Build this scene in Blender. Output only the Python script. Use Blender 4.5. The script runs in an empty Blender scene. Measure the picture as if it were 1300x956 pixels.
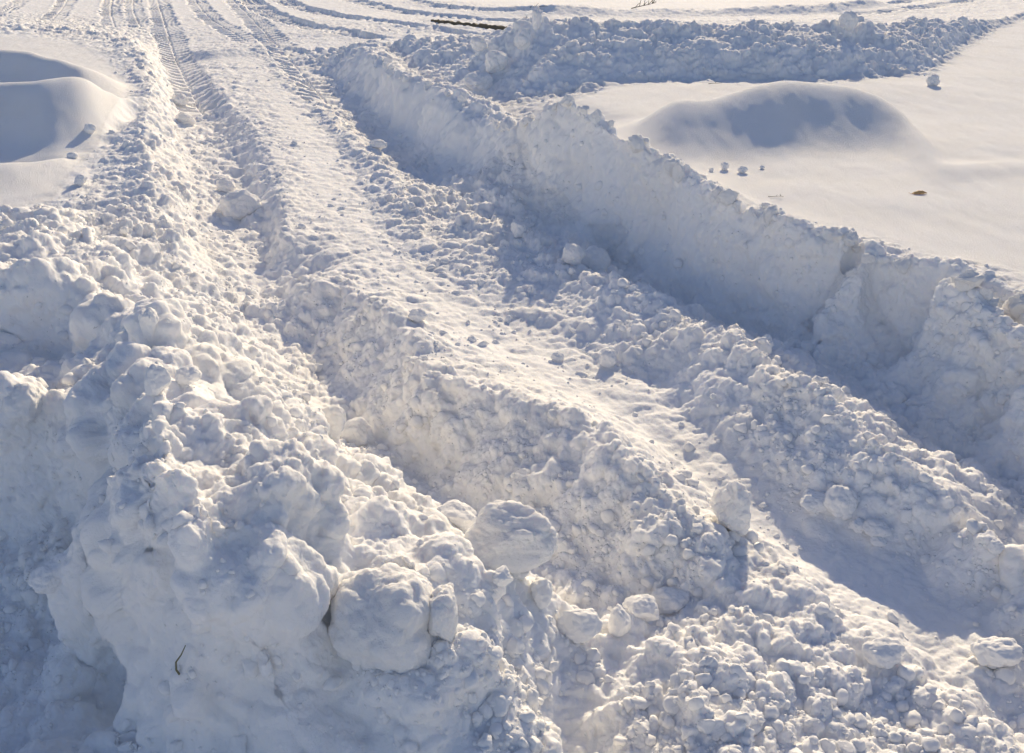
import bpy, math, random, time
import numpy as np
from concurrent.futures import ThreadPoolExecutor
from mathutils import Vector
from mathutils.geometry import delaunay_2d_cdt
T0 = time.time()
random.seed(7); rng = np.random.default_rng(7)
C = bpy.context.scene
POOL = ThreadPoolExecutor(4)

# ------------------------------------------------------------------ camera and survey of the place
CAM_H, PITCH, FPX, CX, CY = 2.0, math.radians(24.6), 1264.0, 650.0, 478.0
SP, CP = math.sin(PITCH), math.cos(PITCH)
SUN_AZ, SUN_EL = math.radians(12.0), math.radians(22.0)      # clockwise from +Y

def at(px, py, z):
    """where the sight line through a survey mark meets height z (metres)"""
    u, v = (px - CX) / FPX, (py - CY) / FPX
    down, fwd = SP + v * CP, CP - v * SP
    k = (CAM_H - z) / down
    return (u * k, fwd * k)

def project(P):
    x, y, z = P[..., 0], P[..., 1], P[..., 2] - CAM_H
    d = y * CP - z * SP
    vy = -(y * SP + z * CP)
    return CX + FPX * x / d, CY + FPX * vy / d, d

# ------------------------------------------------------------------ noise
def _hash(ix, iy, iz, seed):
    n = (ix.astype(np.uint32) * np.uint32(73856093)) ^ (iy.astype(np.uint32) * np.uint32(19349663)) \
        ^ (iz.astype(np.uint32) * np.uint32(83492791)) ^ np.uint32((seed * 2654435761) & 0xffffffff)
    n ^= n >> np.uint32(15); n *= np.uint32(2246822519)
    n ^= n >> np.uint32(13); n *= np.uint32(3266489917)
    n ^= n >> np.uint32(16)
    return n
K10 = np.float32(1 / 1023.0)
def _chunks(fn, P, *a):
    n = len(P); st = 24000
    out = list(POOL.map(lambda i: fn(P[i:i + st], *a), range(0, n, st)))
    return np.concatenate(out) if out else np.zeros(0, np.float32)

def _lumps(P, s, seed, tilt):
    q = (P / np.float32(s)).astype(np.float32)
    i = np.floor(q); f = q - i; i = i.astype(np.int32)
    best = np.full(len(P), .27, np.float32)
    for a in (-1, 0, 1):
        for b in (-1, 0, 1):
            for c in (-1, 0, 1):
                h = _hash(i[:, 0] + a, i[:, 1] + b, i[:, 2] + c, seed)
                dx = (h & np.uint32(1023)) * K10 + np.float32(a) - f[:, 0]
                dy = ((h >> np.uint32(10)) & np.uint32(1023)) * K10 + np.float32(b) - f[:, 1]
                dz = ((h >> np.uint32(20)) & np.uint32(1023)) * K10 + np.float32(c) - f[:, 2]
                h2 = h * np.uint32(2654435769); h2 ^= h2 >> np.uint32(16)
                R = (h2 & np.uint32(1023)) * K10 * np.float32(.55) + np.float32(.45)
                t1 = ((h2 >> np.uint32(10)) & np.uint32(1023)) * K10 - np.float32(.5)
                t2 = ((h2 >> np.uint32(20)) & np.uint32(1023)) * K10 - np.float32(.5)
                v = 1 - (dx * dx + dy * dy + dz * dz) / (R * R)
                np.maximum(v, 0, out=v)
                v = v / np.sqrt(np.sqrt(v) + np.float32(1e-6)) * R * (1 + tilt * 2 * (dx * t1 + dy * t2 - dz * (t1 + t2) * np.float32(.5)))
                np.maximum(best, v, out=best)
    return best
def lumps(P, s, seed, tilt=.6): return _chunks(_lumps, P, s, seed, tilt)

def _vn(P, s, seed):
    q = (P / np.float32(s)).astype(np.float32)
    i = np.floor(q); f = q - i; i = i.astype(np.int32); f = f * f * (3 - 2 * f)
    r = np.zeros(len(P), np.float32)
    for a in (0, 1):
        wa = f[:, 0] if a else 1 - f[:, 0]
        for b in (0, 1):
            wb = wa * (f[:, 1] if b else 1 - f[:, 1])
            for c in (0, 1):
                w = wb * (f[:, 2] if c else 1 - f[:, 2])
                h = _hash(i[:, 0] + a, i[:, 1] + b, i[:, 2] + c, seed)
                r += w * ((h & np.uint32(65535)) * np.float32(2 / 65535.) - 1)
    return r
def vnoise(P, s, seed): return _chunks(_vn, P, s, seed)
def fbm(P, s, seed, n=3, g=.5):
    r = 0; a = 1.
    for k in range(n):
        r = r + a * vnoise(P, s / 2 ** k, seed + k * 17); a *= g
    return r
def sstep(a, b, x):
    t = np.clip((x - a) / (b - a), 0, 1); return t * t * (3 - 2 * t)

# ------------------------------------------------------------------ survey lines: (rough, flute, big, [(px, py, height)...])
G_CREST = [(428,62,.25),(445,56,.38),(462,52,.46),(480,72,.5),(500,88,.52),(525,98,.55),(550,100,.6),(575,112,.58),(600,126,.55),(620,143,.5),
           (645,158,.52),(660,150,.62),(682,134,.8),(700,124,.88),(722,121,.92),(742,136,.88),(775,158,.82),(815,180,.78),
           (840,195,.74),(870,215,.7),(895,236,.67),(916,252,.65),(960,262,.64),(1000,279,.63),(1033,290,.61),
           (1067,300,.6),(1100,318,.58),(1147,329,.56),(1180,320,.6),(1197,333,.6),(1227,350,.58),(1257,373,.56),
           (1300,378,.58),(1400,430,.58),(1550,500,.58),(1800,640,.58)]
G_BASE = [(425,98,.05),(435,112,.04),(475,147,.03),(525,187,.02),(560,215,.04),(590,222,.12),(640,203,.28),(662,200,.36),(685,236,.32),(706,250,.27),
          (740,290,.15),(784,318,.06),(834,370,.02),(866,378,.02),(896,392,.02),(943,412,.03),(1013,430,.05),
          (1067,424,.1),(1100,440,.08),(1143,472,.03),(1200,482,.02),(1240,496,.02),(1267,532,.0),(1330,565,.0),
          (1500,660,.0),(1800,840,.0)]
LINES = [
 # right garden
 (.0,0,0,[(900,216,.5),(950,230,.5),(1010,248,.5),(1100,275,.5),(1200,296,.5),(1300,340,.5),(1450,400,.5)]),
 (.0,0,0,[(850,206,.5),(950,226,.5),(1050,240,.51),(1150,255,.51),(1300,285,.5),(1500,330,.5)]),
 (.0,0,0,[(785,170,.5),(825,198,.5),(885,212,.5),(940,218,.5),(1000,220,.5),(1080,230,.51),(1180,250,.51)]),
 (.0,0,0,[(780,108,.5),(850,106,.52),(930,106,.52),(1060,106,.52),(1120,100,.5),(1180,96,.5),(1215,66,.5),(1262,40,.5),(1320,18,.5),(1420,-10,.5)]),
 (.0,0,0,[(750,128,.5),(770,120,.5),(800,115,.5),(870,112,.53)]),
 (.0,0,0,[(1230,110,.5),(1280,80,.5),(1350,60,.5),(1600,40,.5)]),
 (.0,0,0,[(1220,180,.5),(1300,200,.5),(1500,220,.5),(1900,300,.5)]),
 # big berm behind the garden
 (.8,0,.5,[(560,150,.14),(600,136,.25),(650,128,.35),(700,120,.42),(775,104,.5),(850,102,.5),(930,102,.5),(1060,101,.5),(1120,95,.5),(1178,90,.5),(1213,60,.5),(1258,35,.5),(1318,13,.5),(1420,-14,.5)]),
 (1,0,.45,[(470,52,.44),(480,46,.52),(505,44,.55),(540,46,.58),(570,46,.6),(600,44,.66),(625,42,.7),(650,33,.82),(672,20,1.0),(683,17,1.05),(694,22,1.0),(725,22,1.),
          (775,20,1.02),(805,25,.98),(850,24,1.0),(885,28,.95),(925,26,.97),(960,24,1.0),(1000,32,.9),(1030,30,.92),(1075,19,1.0),(1090,30,.85),(1130,27,.85),(1190,22,.8),(1240,11,.8),(1300,-2,.8),(1420,-30,.8)]),
 (.9,0,.35,[(520,66,.5),(570,80,.45),(610,86,.5),(700,72,.7),(800,66,.75),(950,66,.75),(1050,66,.74),(1150,58,.7),(1230,36,.65)]),
 # back of that berm, hidden from here
 (.4,0,.2,[(440,40,.16),(470,36,.16),(500,32,.14),(560,30,.12),(640,32,.12)]),
 # second bank further back
 (.25,0,.0,[(560,21,.12),(640,22,.12),(700,20,.12),(760,21,.12),(860,22,.12),(960,20,.12),(1060,18,.14)]),
 (.35,0,.05,[(520,4,.12),(580,5,.14),(640,7,.22),(680,7,.28),(720,4,.32),(760,8,.28),(790,12,.22),(830,12,.22),(850,9,.27),(880,13,.22),(960,7,.3),(1030,4,.33),(1062,-2,.42),(1100,-6,.42)]),
 (.0,0,0,[(520,-6,.12),(640,-4,.14),(720,-5,.14),(850,-4,.14),(960,-6,.15),(1060,-12,.15)]),
 (.3,0,.1,[(1060,26,.2),(1100,24,.2),(1180,14,.2),(1240,4,.2),(1300,-8,.2)]),
 (.3,0,.1,[(1040,12,.2),(1100,10,.2),(1200,2,.2)]),
 # far road
 (.15,0,0,[(-200,20,.1),(0,12,.1),(100,16,.1),(200,22,.1),(300,24,.1),(400,18,.1),(500,16,.1)]),
 (.15,0,0,[(-200,-10,.1),(100,-10,.1),(300,-10,.1),(500,-8,.1),(700,-20,.1),(1000,-30,.15)]),
 (.3,0,.0,[(300,40,.12),(350,50,.1),(400,58,.1),(425,60,.1),(440,50,.12)]),
 (.5,0,.1,[(250,62,.2),(262,57,.26),(290,55,.27),(320,55,.23),(330,57,.14)]),
 (.3,0,0,[(240,78,.06),(262,73,.07),(300,69,.08),(332,63,.1)]),
 (.1,0,0,[(270,76,.11),(300,72,.12),(330,80,.12)]),
 # right wheel rut (floor)
 (.8,0,.2,[(400,80,.06),(420,110,.02),(450,150,.0),(490,190,-.02),(530,222,-.02),(552,236,.02)]),
 (.95,0,.4,[(585,245,.1),(610,240,.16),(640,232,.24),(668,250,.22),(700,276,.18),(730,305,.1)]),
 (.8,0,.35,[(600,262,.13),(650,282,.12),(700,306,.05)]),
 (.9,0,.4,[(760,325,.02),(800,352,.0),(850,386,.0),(900,405,.0),(950,428,.02),(1010,455,.05),(1060,480,.05),(1130,520,.02),(1200,560,.0),(1270,610,.0),(1340,660,.0),(1600,800,.0)]),
 (.9,0,.4,[(1080,455,.07),(1120,490,.04),(1180,520,.02),(1250,555,.0)]),
 # ridge between right rut and middle strip (crest)
 (.8,0,.2,[(345,72,.12),(365,97,.12),(400,132,.13),(430,160,.14),(450,178,.16),(475,205,.16),(492,226,.18)]),
 (.95,0,.3,[(507,247,.18),(540,258,.19),(567,270,.2),(600,283,.2),(627,292,.21),(667,302,.23),(707,336,.21),(740,349,.22),(761,353,.24),(790,358,.26),(811,362,.27),(838,380,.26),(864,406,.26),
          (886,419,.28),(905,414,.31),(919,405,.34),(933,432,.32),(970,465,.32),(1000,480,.34),(1026,476,.37),(1053,506,.34),(1068,532,.32),(1093,544,.32),
          (1130,562,.33),(1167,587,.32),(1217,617,.31),(1267,650,.3),(1300,670,.3),(1400,740,.3),(1600,880,.3)]),
 # its foot on the middle strip
 (.3,0,.1,[(385,120,.1),(420,170,.1),(450,215,.1),(470,262,.13),(476,298,.14),(533,337,.14),(600,368,.14),(652,404,.13),(717,430,.13),(767,467,.12),(834,480,.12),(880,530,.12),(940,585,.12),(1010,640,.1),(1060,672,.08),(1120,694,.07),(1200,704,.06),(1300,725,.05),(1500,800,.05)]),
 # middle strip
 (.12,0,0,[(320,75,.12),(345,100,.12),(365,140,.12),(390,180,.12),(405,220,.12),(420,262,.13)]),
 (.16,0,.0,[(450,285,.14),(490,320,.15),(560,375,.14),(600,405,.14),(650,440,.14),(700,465,.14),(750,500,.13),(810,540,.12),(850,570,.11),(900,610,.1),(950,650,.08),(1000,700,.07),(1080,740,.06),(1200,790,.05),(1350,850,.05)]),
 (.22,0,.0,[(900,560,.12),(960,620,.1),(1040,690,.07),(1150,740,.05),(1260,770,.05)]),
 # left edge of middle strip / crest of the middle ridge
 (.5,0,.1,[(258,84,.12),(262,100,.13),(285,125,.14),(312,155,.15),(338,190,.16),(352,225,.17),(356,262,.18),(362,300,.19)]),
 (.8,.2,.35,[(378,348,.2),(405,355,.2),(436,360,.21),(478,386,.23),(517,418,.25),(532,460,.29),(545,474,.31),(580,482,.32),(620,492,.33),(667,504,.33),(720,516,.33),(767,539,.33),(795,566,.36),(811,582,.36),(835,602,.34),
             (854,622,.33),(872,645,.31),(886,652,.3),(898,670,.28),(908,708,.22),(943,728,.19),(983,745,.18),(1020,772,.17),(1070,802,.16),(1150,850,.12),(1300,960,.1)]),
 (.3,0,.05,[(400,300,.16),(440,330,.17),(500,378,.18),(560,425,.2),(610,462,.22),(680,488,.22),(740,512,.22),(800,550,.2),(850,596,.18),(890,632,.16)]),
 # its foot in the left rut
 (.7,.35,.2,[(246,100,.08),(262,130,.05),(285,170,.03),(305,210,.03),(322,250,.03),(335,290,.04),(345,340,.04),(362,385,.03),(385,420,.03),(420,462,.03),(450,500,.03),(478,545,.03),(500,580,.03),(560,622,.05),(640,672,.04),(690,712,.03),(735,735,.03),(790,750,.1)]),
 # left wheel rut floor
 (.25,0,.0,[(203,22,.1),(212,50,.08),(220,80,.05),(238,112,.03)]),
 (.6,0,.2,[(240,125,.03),(255,165,.02),(272,210,.02),(290,250,.02),(312,300,.02),(325,340,.02),(345,388,.02)]),
 (.8,0,.35,[(385,440,.0),(425,492,.0),(465,545,.0),(520,600,.0),(590,660,.02),(640,715,.02),(690,748,.04),(740,775,.1),(800,835,.2),(860,900,.22),(900,990,.2)]),
 # berm left of the left rut
 (.9,0,.3,[(-100,38,.25),(0,30,.3),(50,32,.33),(100,38,.36),(140,44,.4),(165,48,.42),(182,60,.45),(190,85,.42),(196,110,.38),(188,140,.42),(180,172,.4),(188,205,.36),(196,235,.4),(178,262,.4),(150,290,.42)]),
 (.6,0,.1,[(-100,24,.12),(0,19,.12),(60,22,.12),(130,30,.12),(175,36,.12),(196,46,.12),(205,70,.1),(212,100,.07),(218,130,.06),(225,165,.07),(236,210,.08),(245,240,.1),(246,270,.1),(255,300,.12),(270,340,.13),(290,380,.1),(318,410,.06),(360,455,.05),(402,505,.05),(445,562,.05),(480,600,.06),(530,640,.08)]),
 (.9,0,.4,[(205,205,.25),(225,250,.3),(215,290,.35),(230,330,.35),(250,370,.3)]),
 # left garden
 (.1,0,0,[(-100,44,.35),(0,46,.38),(60,50,.4),(110,62,.42),(140,80,.4),(165,112,.35),(160,140,.34),(130,170,.36),(112,200,.34),(92,215,.33),(60,250,.32),(0,268,.3)]),
 (.0,0,0,[(-200,200,.40),(0,206,.43),(50,199,.42),(100,190,.39)]),
 (.0,0,0,[(-200,232,.2),(0,232,.2),(50,226,.21),(100,214,.27)]),
 (.0,0,0,[(-200,262,.3),(0,245,.33),(40,238,.33),(70,232,.32)]),
 # left pile: skyline, back to front
 (.9,0,.7,[(-300,300,.6),(-100,290,.6),(0,282,.6),(33,265,.62),(60,281,.62),(97,303,.64),(134,325,.67),(148,352,.68)]),
 (.8,0,.8,[(148,352,.68),(165,385,.72),(188,402,.86),(215,425,.82),(240,450,.8),(262,482,.84),(285,520,.84),(300,560,.84),(330,600,.84),(361,622,.83)]),
 (.8,0,.8,[(-250,360,.75),(-50,350,.78),(40,345,.8),(90,350,.75),(120,380,.72),(150,430,.72),(200,478,.86),(205,530,.9),(205,560,.92)]),
 (.6,0,.6,[(-100,430,.6),(0,440,.55),(60,455,.5),(100,470,.55)]),
 (.8,0,.8,[(-150,500,.72),(-20,490,.74),(10,484,.76),(45,500,.7),(62,530,.6)]),
 (.6,0,.6,[(120,500,.66),(130,540,.7),(150,580,.78)]),
 (.6,0,.5,[(40,560,.57),(80,600,.47),(90,660,.39),(100,720,.32)]),
 (.7,0,.4,[(-200,640,.35),(-50,660,.3),(0,680,.3),(40,760,.25),(60,860,.2),(60,960,.15),(-100,960,.15)]),
 # front lip of the pile and its steep face
 (.7,0,.8,[(117,600,.78),(140,606,.84),(174,616,.9),(205,600,.92),(235,606,.92),(280,640,.9),(320,650,.86),(361,622,.83),(391,624,.8),(418,613,.76),(445,628,.68),(493,617,.6),(520,628,.55),(543,636,.5),(550,660,.56),(560,676,.62),(592,716,.6),(634,740,.52),(660,780,.45),(672,830,.38),(680,900,.3),(690,1000,.25)]),
 (.4,.5,.7,[(118,660,.4),(128,720,.32),(160,760,.3),(168,830,.28),(168,956,.15)]),
 (.4,.5,.7,[(165,680,.79),(170,740,.68),(185,820,.53),(200,900,.40),(210,1000,.25)]),
 (.4,.4,.7,[(240,690,.83),(280,760,.73),(320,800,.66),(360,760,.69),(400,720,.69),(440,720,.64)]),
 (.4,.4,.7,[(260,860,.54),(340,880,.52),(400,860,.5),(420,900,.42),(430,1000,.3)]),
 (.7,0,.7,[(440,680,.62),(496,684,.68),(530,700,.68),(560,720,.62),(590,760,.55),(600,820,.44),(600,900,.36),(600,1000,.25)]),
 (.5,.2,.5,[(430,800,.52),(470,840,.48),(520,860,.46),(540,920,.4)]),
 # right flank of the pile down to the left rut
 (.8,.35,.5,[(160,345,.5),(200,375,.52),(245,415,.5),(284,450,.5),(320,490,.5),(352,540,.5),(385,580,.52),(420,592,.5),(455,605,.42)]),
 (.85,.2,.5,[(200,350,.33),(240,380,.3),(284,420,.27),(334,472,.26),(368,500,.25),(401,545,.25),(440,580,.26),(480,606,.28)]),
 (.7,0,.5,[(590,660,.2),(600,700,.3),(640,716,.3),(680,760,.26),(700,800,.2),(720,860,.18),(730,960,.15)]),
 (.8,0,.5,[(760,790,.18),(790,800,.23),(830,810,.26),(880,800,.25),(840,860,.26),(900,880,.25),(1000,930,.2),(1100,900,.15)]),
 (.9,0,.3,[(930,760,.2),(960,790,.21),(1000,810,.2),(1050,840,.17),(1120,880,.13)]),
 (.4,0,.2,[(1240,640,.16),(1290,780,.07),(1260,820,.08),(1200,860,.05),(1300,900,.05)]),
]

def dens(pts):
    out = []
    for (x0, y0, z0), (x1, y1, z1) in zip(pts[:-1], pts[1:]):
        a, b = at(x0, y0, z0), at(x1, y1, z1)
        d = math.dist(a, b); r = max(.5, math.hypot(*a))
        n = max(1, int(d / (.018 * r)))
        for k in range(n):
            t = k / n
            out.append((a[0] + (b[0] - a[0]) * t, a[1] + (b[1] - a[1]) * t, z0 + (z1 - z0) * t))
    a = at(*pts[-1]); out.append((a[0], a[1], pts[-1][2]))
    return out
S = []      # x, y, z, rough, flute, big
gc = dens(G_CREST)
for x, y, z in gc: S.append((x, y, z, 1., .0, .5 if y > 5.6 else .2))
# foot of the cut wall; a mid-line makes its upper part steep, with a small foot slope
gb = dens(G_BASE)
for x, y, z in gb: S.append((x, y, z, .85, .1, .1))
gca = np.array(gc)
for x, y, z in gb:
    d = np.hypot(gca[:, 0] - x, gca[:, 1] - y); j = int(d.argmin())
    cx, cy, cz = gc[j]
    S.append((x + (cx - x) * .25, y + (cy - y) * .25, z + (cz - z) * .16, .3, .8, 0))
    S.append((x + (cx - x) * .72, y + (cy - y) * .72, z + (cz - z) * .82, .4, 1, .05))
# ground behind the crest, on the garden side
tg = np.gradient(gca[:, :2], axis=0); tg = np.array([np.convolve(np.pad(tg[:, k], 9, mode='edge'), np.ones(19) / 19, 'valid') for k in (0, 1)]).T
tg /= np.linalg.norm(tg, axis=1)[:, None] + 1e-9
for (x, y, z), (tx, ty) in zip(gc, tg):
    nx, ny = -ty, tx                       # towards the garden
    if nx * .82 + ny * .57 < 0: nx, ny = -nx, -ny
    px_, _, _ = project(np.array([x, y, z]))
    if px_ < 640: base, w, w2 = .3, .35, .6
    else: base, w, w2 = .5, .22, .5
    S.append((x + nx * w * .5, y + ny * w * .5, z * .8 + base * .2 - .01, .8, 0, .3))
    S.append((x + nx * w, y + ny * w, base + max(0, z - base - .08) * .5, .5, 0, .1))
    if px_ > 660: S.append((x + nx * w2, y + ny * w2, base + max(0, z - base - .2) * .3, .04, 0, 0))
for r, f, b, pts in LINES:
    for x, y, z in dens(pts): S.append((x, y, z, r, f, b))
for r_, f_, b_, pts in LINES:              # steep backs of the two far banks
    if pts[0][:2] in ((470, 52), (520, 4)):
        for x, y, z in dens(pts):
            rr = math.hypot(x, y); ux, uy = x / rr, y / rr
            S.append((x + ux * .3, y + uy * .3, .15 + (z - .15) * .72, .8, 0, .2)); S.append((x + ux * .8, y + uy * .8, .15 + (z - .15) * .12, .4, 0, 0)); S.append((x + ux * 1.2, y + uy * 1.2, .13, .2, 0, 0))
def drift(base, crest, wf, wb):
    """smooth snow drift: crest line (px, py, z), falling to base in front and behind"""
    for x, y, z in dens(crest):
        dz_ = z - base; rr = math.hypot(x, y); ux, uy = x / rr, y / rr
        S.append((x, y, z, 0, 0, 0))
        for t, f in ((.12, .94), (.3, .74), (.52, .45), (.76, .17), (.9, .05), (1.05, 0)):
            d_ = wf * t * (.35 + .65 * dz_ / .4); S.append((x - ux * d_, y - uy * d_, base + dz_ * f, 0, 0, 0))
        for t, f in ((.2, .92), (.5, .55), (.8, .15), (1, 0)):
            d_ = wb * t * (.35 + .65 * dz_ / .4); S.append((x + ux * d_, y + uy * d_, base + dz_ * f, 0, 0, 0))
drift(.5, [(800,162,.52),(812,155,.56),(828,144,.64),(846,131,.73),(865,124,.775),(882,127,.755),(900,127,.755),(925,119,.79),(955,109,.84),(990,100,.88),(1030,101,.855),(1080,106,.83),(1120,119,.75),(1150,139,.67),(1175,171,.61),(1195,206,.55)], 1.22, .8)
drift(.31, [(-120,103,.72),(0,99,.76),(50,96,.79),(90,91,.80),(115,94,.76),(140,102,.66),(158,112,.54),(168,122,.45)], .95, .45)
drift(.5, [(-120,60,.8),(0,54,.84),(40,56,.83),(75,66,.77),(100,77,.7),(125,87,.6)], .5, .6)
for a in range(-180, 180, 6):             # far and near rings
    t = math.radians(a)
    for R, z in ((.25, .12), (45, .2), (120, .3), (400, .3)):
        if R > 40 or abs(a) >= 0: S.append((R * math.sin(t), R * math.cos(t), z, .1, 0, 0))
    if abs(a) > 60:
        for R in (1, 2, 5, 12): S.append((R * math.sin(t), R * math.cos(t), .3, .3, 0, .1))
S = np.array(S, np.float64)

# ------------------------------------------------------------------ surface model in log-polar raster
TH0, TH1, NT = -math.pi, math.pi, 2400
LR0, LR1, NR = math.log(.3), math.log(380), 1500
s_t = np.arctan2(S[:, 0], S[:, 1]); s_l = np.log(np.maximum(.05, np.hypot(S[:, 0], S[:, 1])))
order = np.argsort(s_l)
key = set(); keep = []
for i in range(len(S)):
    k = (round(s_t[i] / .0035), round(s_l[i] / .0035))
    if k in key: continue
    key.add(k); keep.append(i)
S, s_t, s_l = S[keep], s_t[keep], s_l[keep]
# pad across the seam
ex = np.abs(s_t) > 2.6
S2 = np.concatenate([S, S[ex]]); t2 = np.concatenate([s_t, s_t[ex] - np.sign(s_t[ex]) * 2 * math.pi]); l2 = np.concatenate([s_l, s_l[ex]])
res = delaunay_2d_cdt([Vector((float(a), float(b))) for a, b in zip(t2, l2)], [], [], 0, 1e-6)
V = np.array([tuple(v) for v in res[0]]); F = np.array([f[:3] for f in res[2]])
orig = np.array([o[0] if len(o) else 0 for o in res[3]])
A = S2[orig][:, 2:6]
gt = (V[:, 0] - TH0) / (TH1 - TH0) * (NT - 1); gl = (V[:, 1] - LR0) / (LR1 - LR0) * (NR - 1)
RAS = np.zeros((NR, NT, 4), np.float32)
for tri in F:
    x, y = gt[tri], gl[tri]
    x0, x1 = max(0, math.ceil(x.min())), min(NT - 1, math.floor(x.max()))
    y0, y1 = max(0, math.ceil(y.min())), min(NR - 1, math.floor(y.max()))
    if x1 < x0 or y1 < y0: continue
    det = (y[1] - y[2]) * (x[0] - x[2]) + (x[2] - x[1]) * (y[0] - y[2])
    if abs(det) < 1e-9: continue
    X, Y = np.meshgrid(np.arange(x0, x1 + 1), np.arange(y0, y1 + 1))
    a = ((y[1] - y[2]) * (X - x[2]) + (x[2] - x[1]) * (Y - y[2])) / det
    b = ((y[2] - y[0]) * (X - x[2]) + (x[0] - x[2]) * (Y - y[2])) / det
    c = 1 - a - b
    m = (a >= -1e-6) & (b >= -1e-6) & (c >= -1e-6)
    if not m.any(): continue
    val = a[m][:, None] * A[tri[0]] + b[m][:, None] * A[tri[1]] + c[m][:, None] * A[tri[2]]
    RAS[Y[m], X[m]] = val
def blur(a, sg, axes=(0, 1)):
    n = int(sg * 3) + 1; k = np.exp(-.5 * (np.arange(-n, n + 1) / sg) ** 2); k /= k.sum()
    for ax in axes:
        pad = [(0, 0)] * a.ndim; pad[ax] = (n, n)
        p = np.pad(a, pad, mode='edge'); o = np.zeros_like(a)
        for j, w in enumerate(k):
            sl = [slice(None)] * a.ndim; sl[ax] = slice(j, j + a.shape[ax]); o += np.float32(w) * p[tuple(sl)]
        a = o
    return a
hard = blur(RAS[..., 0].copy(), 1.6); soft = blur(RAS[..., 0].copy(), 2.3)
RAS[..., 1:] = blur(RAS[..., 1:].copy(), 2.5)
ww = 1 - sstep(.02, .22, blur(RAS[..., 1].copy(), 4))
RAS[..., 0] = hard * (1 - ww) + soft * ww
print('raster', round(time.time() - T0, 1))

def samp(th, lr, ch):
    x = (th - TH0) / (TH1 - TH0) * (NT - 1); y = np.clip((lr - LR0) / (LR1 - LR0) * (NR - 1), 0, NR - 1.001)
    x = np.clip(x, 0, NT - 1.001)
    xi, yi = x.astype(np.int32), y.astype(np.int32); fx, fy = (x - xi).astype(np.float32), (y - yi).astype(np.float32)
    a = RAS[..., ch]
    return (a[yi, xi] * (1 - fx) + a[yi, xi + 1] * fx) * (1 - fy) + (a[yi + 1, xi] * (1 - fx) + a[yi + 1, xi + 1] * fx) * fy

# ------------------------------------------------------------------ adaptive mesh grid
Q = 1.0
core = np.radians(np.linspace(-41, 41, int(1800 * Q)))
side = np.radians(41 + (180 - 41) * (np.linspace(0, 1, 111)[1:] ** 1.7))
th = np.concatenate([-side[::-1], core, side]); NC = len(th); NRW = int(1800 * Q)
lr = np.linspace(LR0, LR1, NR)
TT, LL = np.meshgrid(th, lr)
H = samp(TT, LL, 0)
r = np.exp(LL)
D = np.sqrt(r ** 2 + (CAM_H - H) ** 2)
el = np.arctan2(CAM_H - H, r)
dE = np.abs(np.gradient(el, axis=0)); ds = np.sqrt(np.gradient(r, axis=0) ** 2 + np.gradient(H, axis=0) ** 2) / D
W = np.sqrt(dE ** 2 + (.45 * ds) ** 2) * np.interp(r, [0, 1.0, 1.5, 20, 35, 60, 400], [.1, .3, 1, 1, .6, .1, .03])
W = blur(blur(W.astype(np.float32), 3., (0,)), 12., (1,))
cum = np.cumsum(W, axis=0); cum = (cum - cum[:1]) / (cum[-1:] - cum[:1])
tgt = np.linspace(0, 1, NRW)
LRG = np.empty((NRW, NC), np.float32)
for j in range(NC): LRG[:, j] = np.interp(tgt, cum[:, j], lr)
THG = np.broadcast_to(th[None, :], LRG.shape)
R_ = np.exp(LRG)
Z = samp(THG, LRG, 0); RO = samp(THG, LRG, 1); FL = samp(THG, LRG, 2); BG = samp(THG, LRG, 3)
P = np.stack([R_ * np.sin(THG), R_ * np.cos(THG), Z], -1).astype(np.float32)
print('grid', P.shape, round(time.time() - T0, 1))

def normals(P, bl=0):
    a = np.gradient(P, axis=1); b = np.gradient(P, axis=0)
    N = np.cross(a, b).astype(np.float32)
    N /= np.linalg.norm(N, axis=-1, keepdims=True) + 1e-12
    N[N[..., 2] < 0] *= np.float32(-1) if False else np.float32(1)
    if bl: N = blur(N, bl); N /= np.linalg.norm(N, axis=-1, keepdims=True) + 1e-12
    return N

fade_far = 1 - sstep(60, 110, R_)
RO *= fade_far
# ---- wheel tracks with tread, on the far road
TRACKS = [ # width, depth, lug, [(px,py)...]
 (.50,.06,1,[(188,-30),(200,0),(212,40),(224,75),(240,105),(256,135)]),
 (.50,.06,1,[(262,-30),(300,2),(335,40),(365,72),(394,104),(412,124)]),
 (.45,.05,1,[(95,-20),(80,10),(62,30)]),
 (.45,.05,1,[(150,-20),(138,10),(146,36)]),
 (.45,.05,1,[(52,-18),(20,6),(-20,24)]),
 (.42,.05,1,[(180,-25),(165,5),(178,34)]),
 (.45,.06,1,[(232,-30),(252,10),(282,34),(315,52)]),
 (.55,.12,1,[(300,-14),(335,14),(375,30),(430,43),(480,50)]),
 (.55,.12,1,[(310,-25),(360,3),(414,18),(472,26),(533,36),(600,44)]),
 (.55,.12,1,[(345,62),(385,72),(430,74),(470,70)]),
 (.55,.12,1,[(400,-22),(442,0),(492,12),(558,22),(640,27),(700,28)]),
 (.55,.12,1,[(450,-22),(508,-1),(558,10),(620,18),(690,19)]),
 (.5,.08,1,[(1080,22),(1130,20),(1200,11),(1260,0),(1320,-14)]),
 (.5,.08,1,[(1080,12),(1130,8),(1200,0),(1260,-12)]),
 (.5,.05,1,[(620,-22),(720,-14),(860,-12),(1000,-16)]),
]
idx_far = (LRG > math.log(5.5)) & (LRG < math.log(60)) & (np.abs(THG) < .75)
fx, fy = P[..., 0][idx_far], P[..., 1][idx_far]
dz = np.zeros(len(fx), np.float32); trk = np.zeros(len(fx), np.float32)
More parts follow.
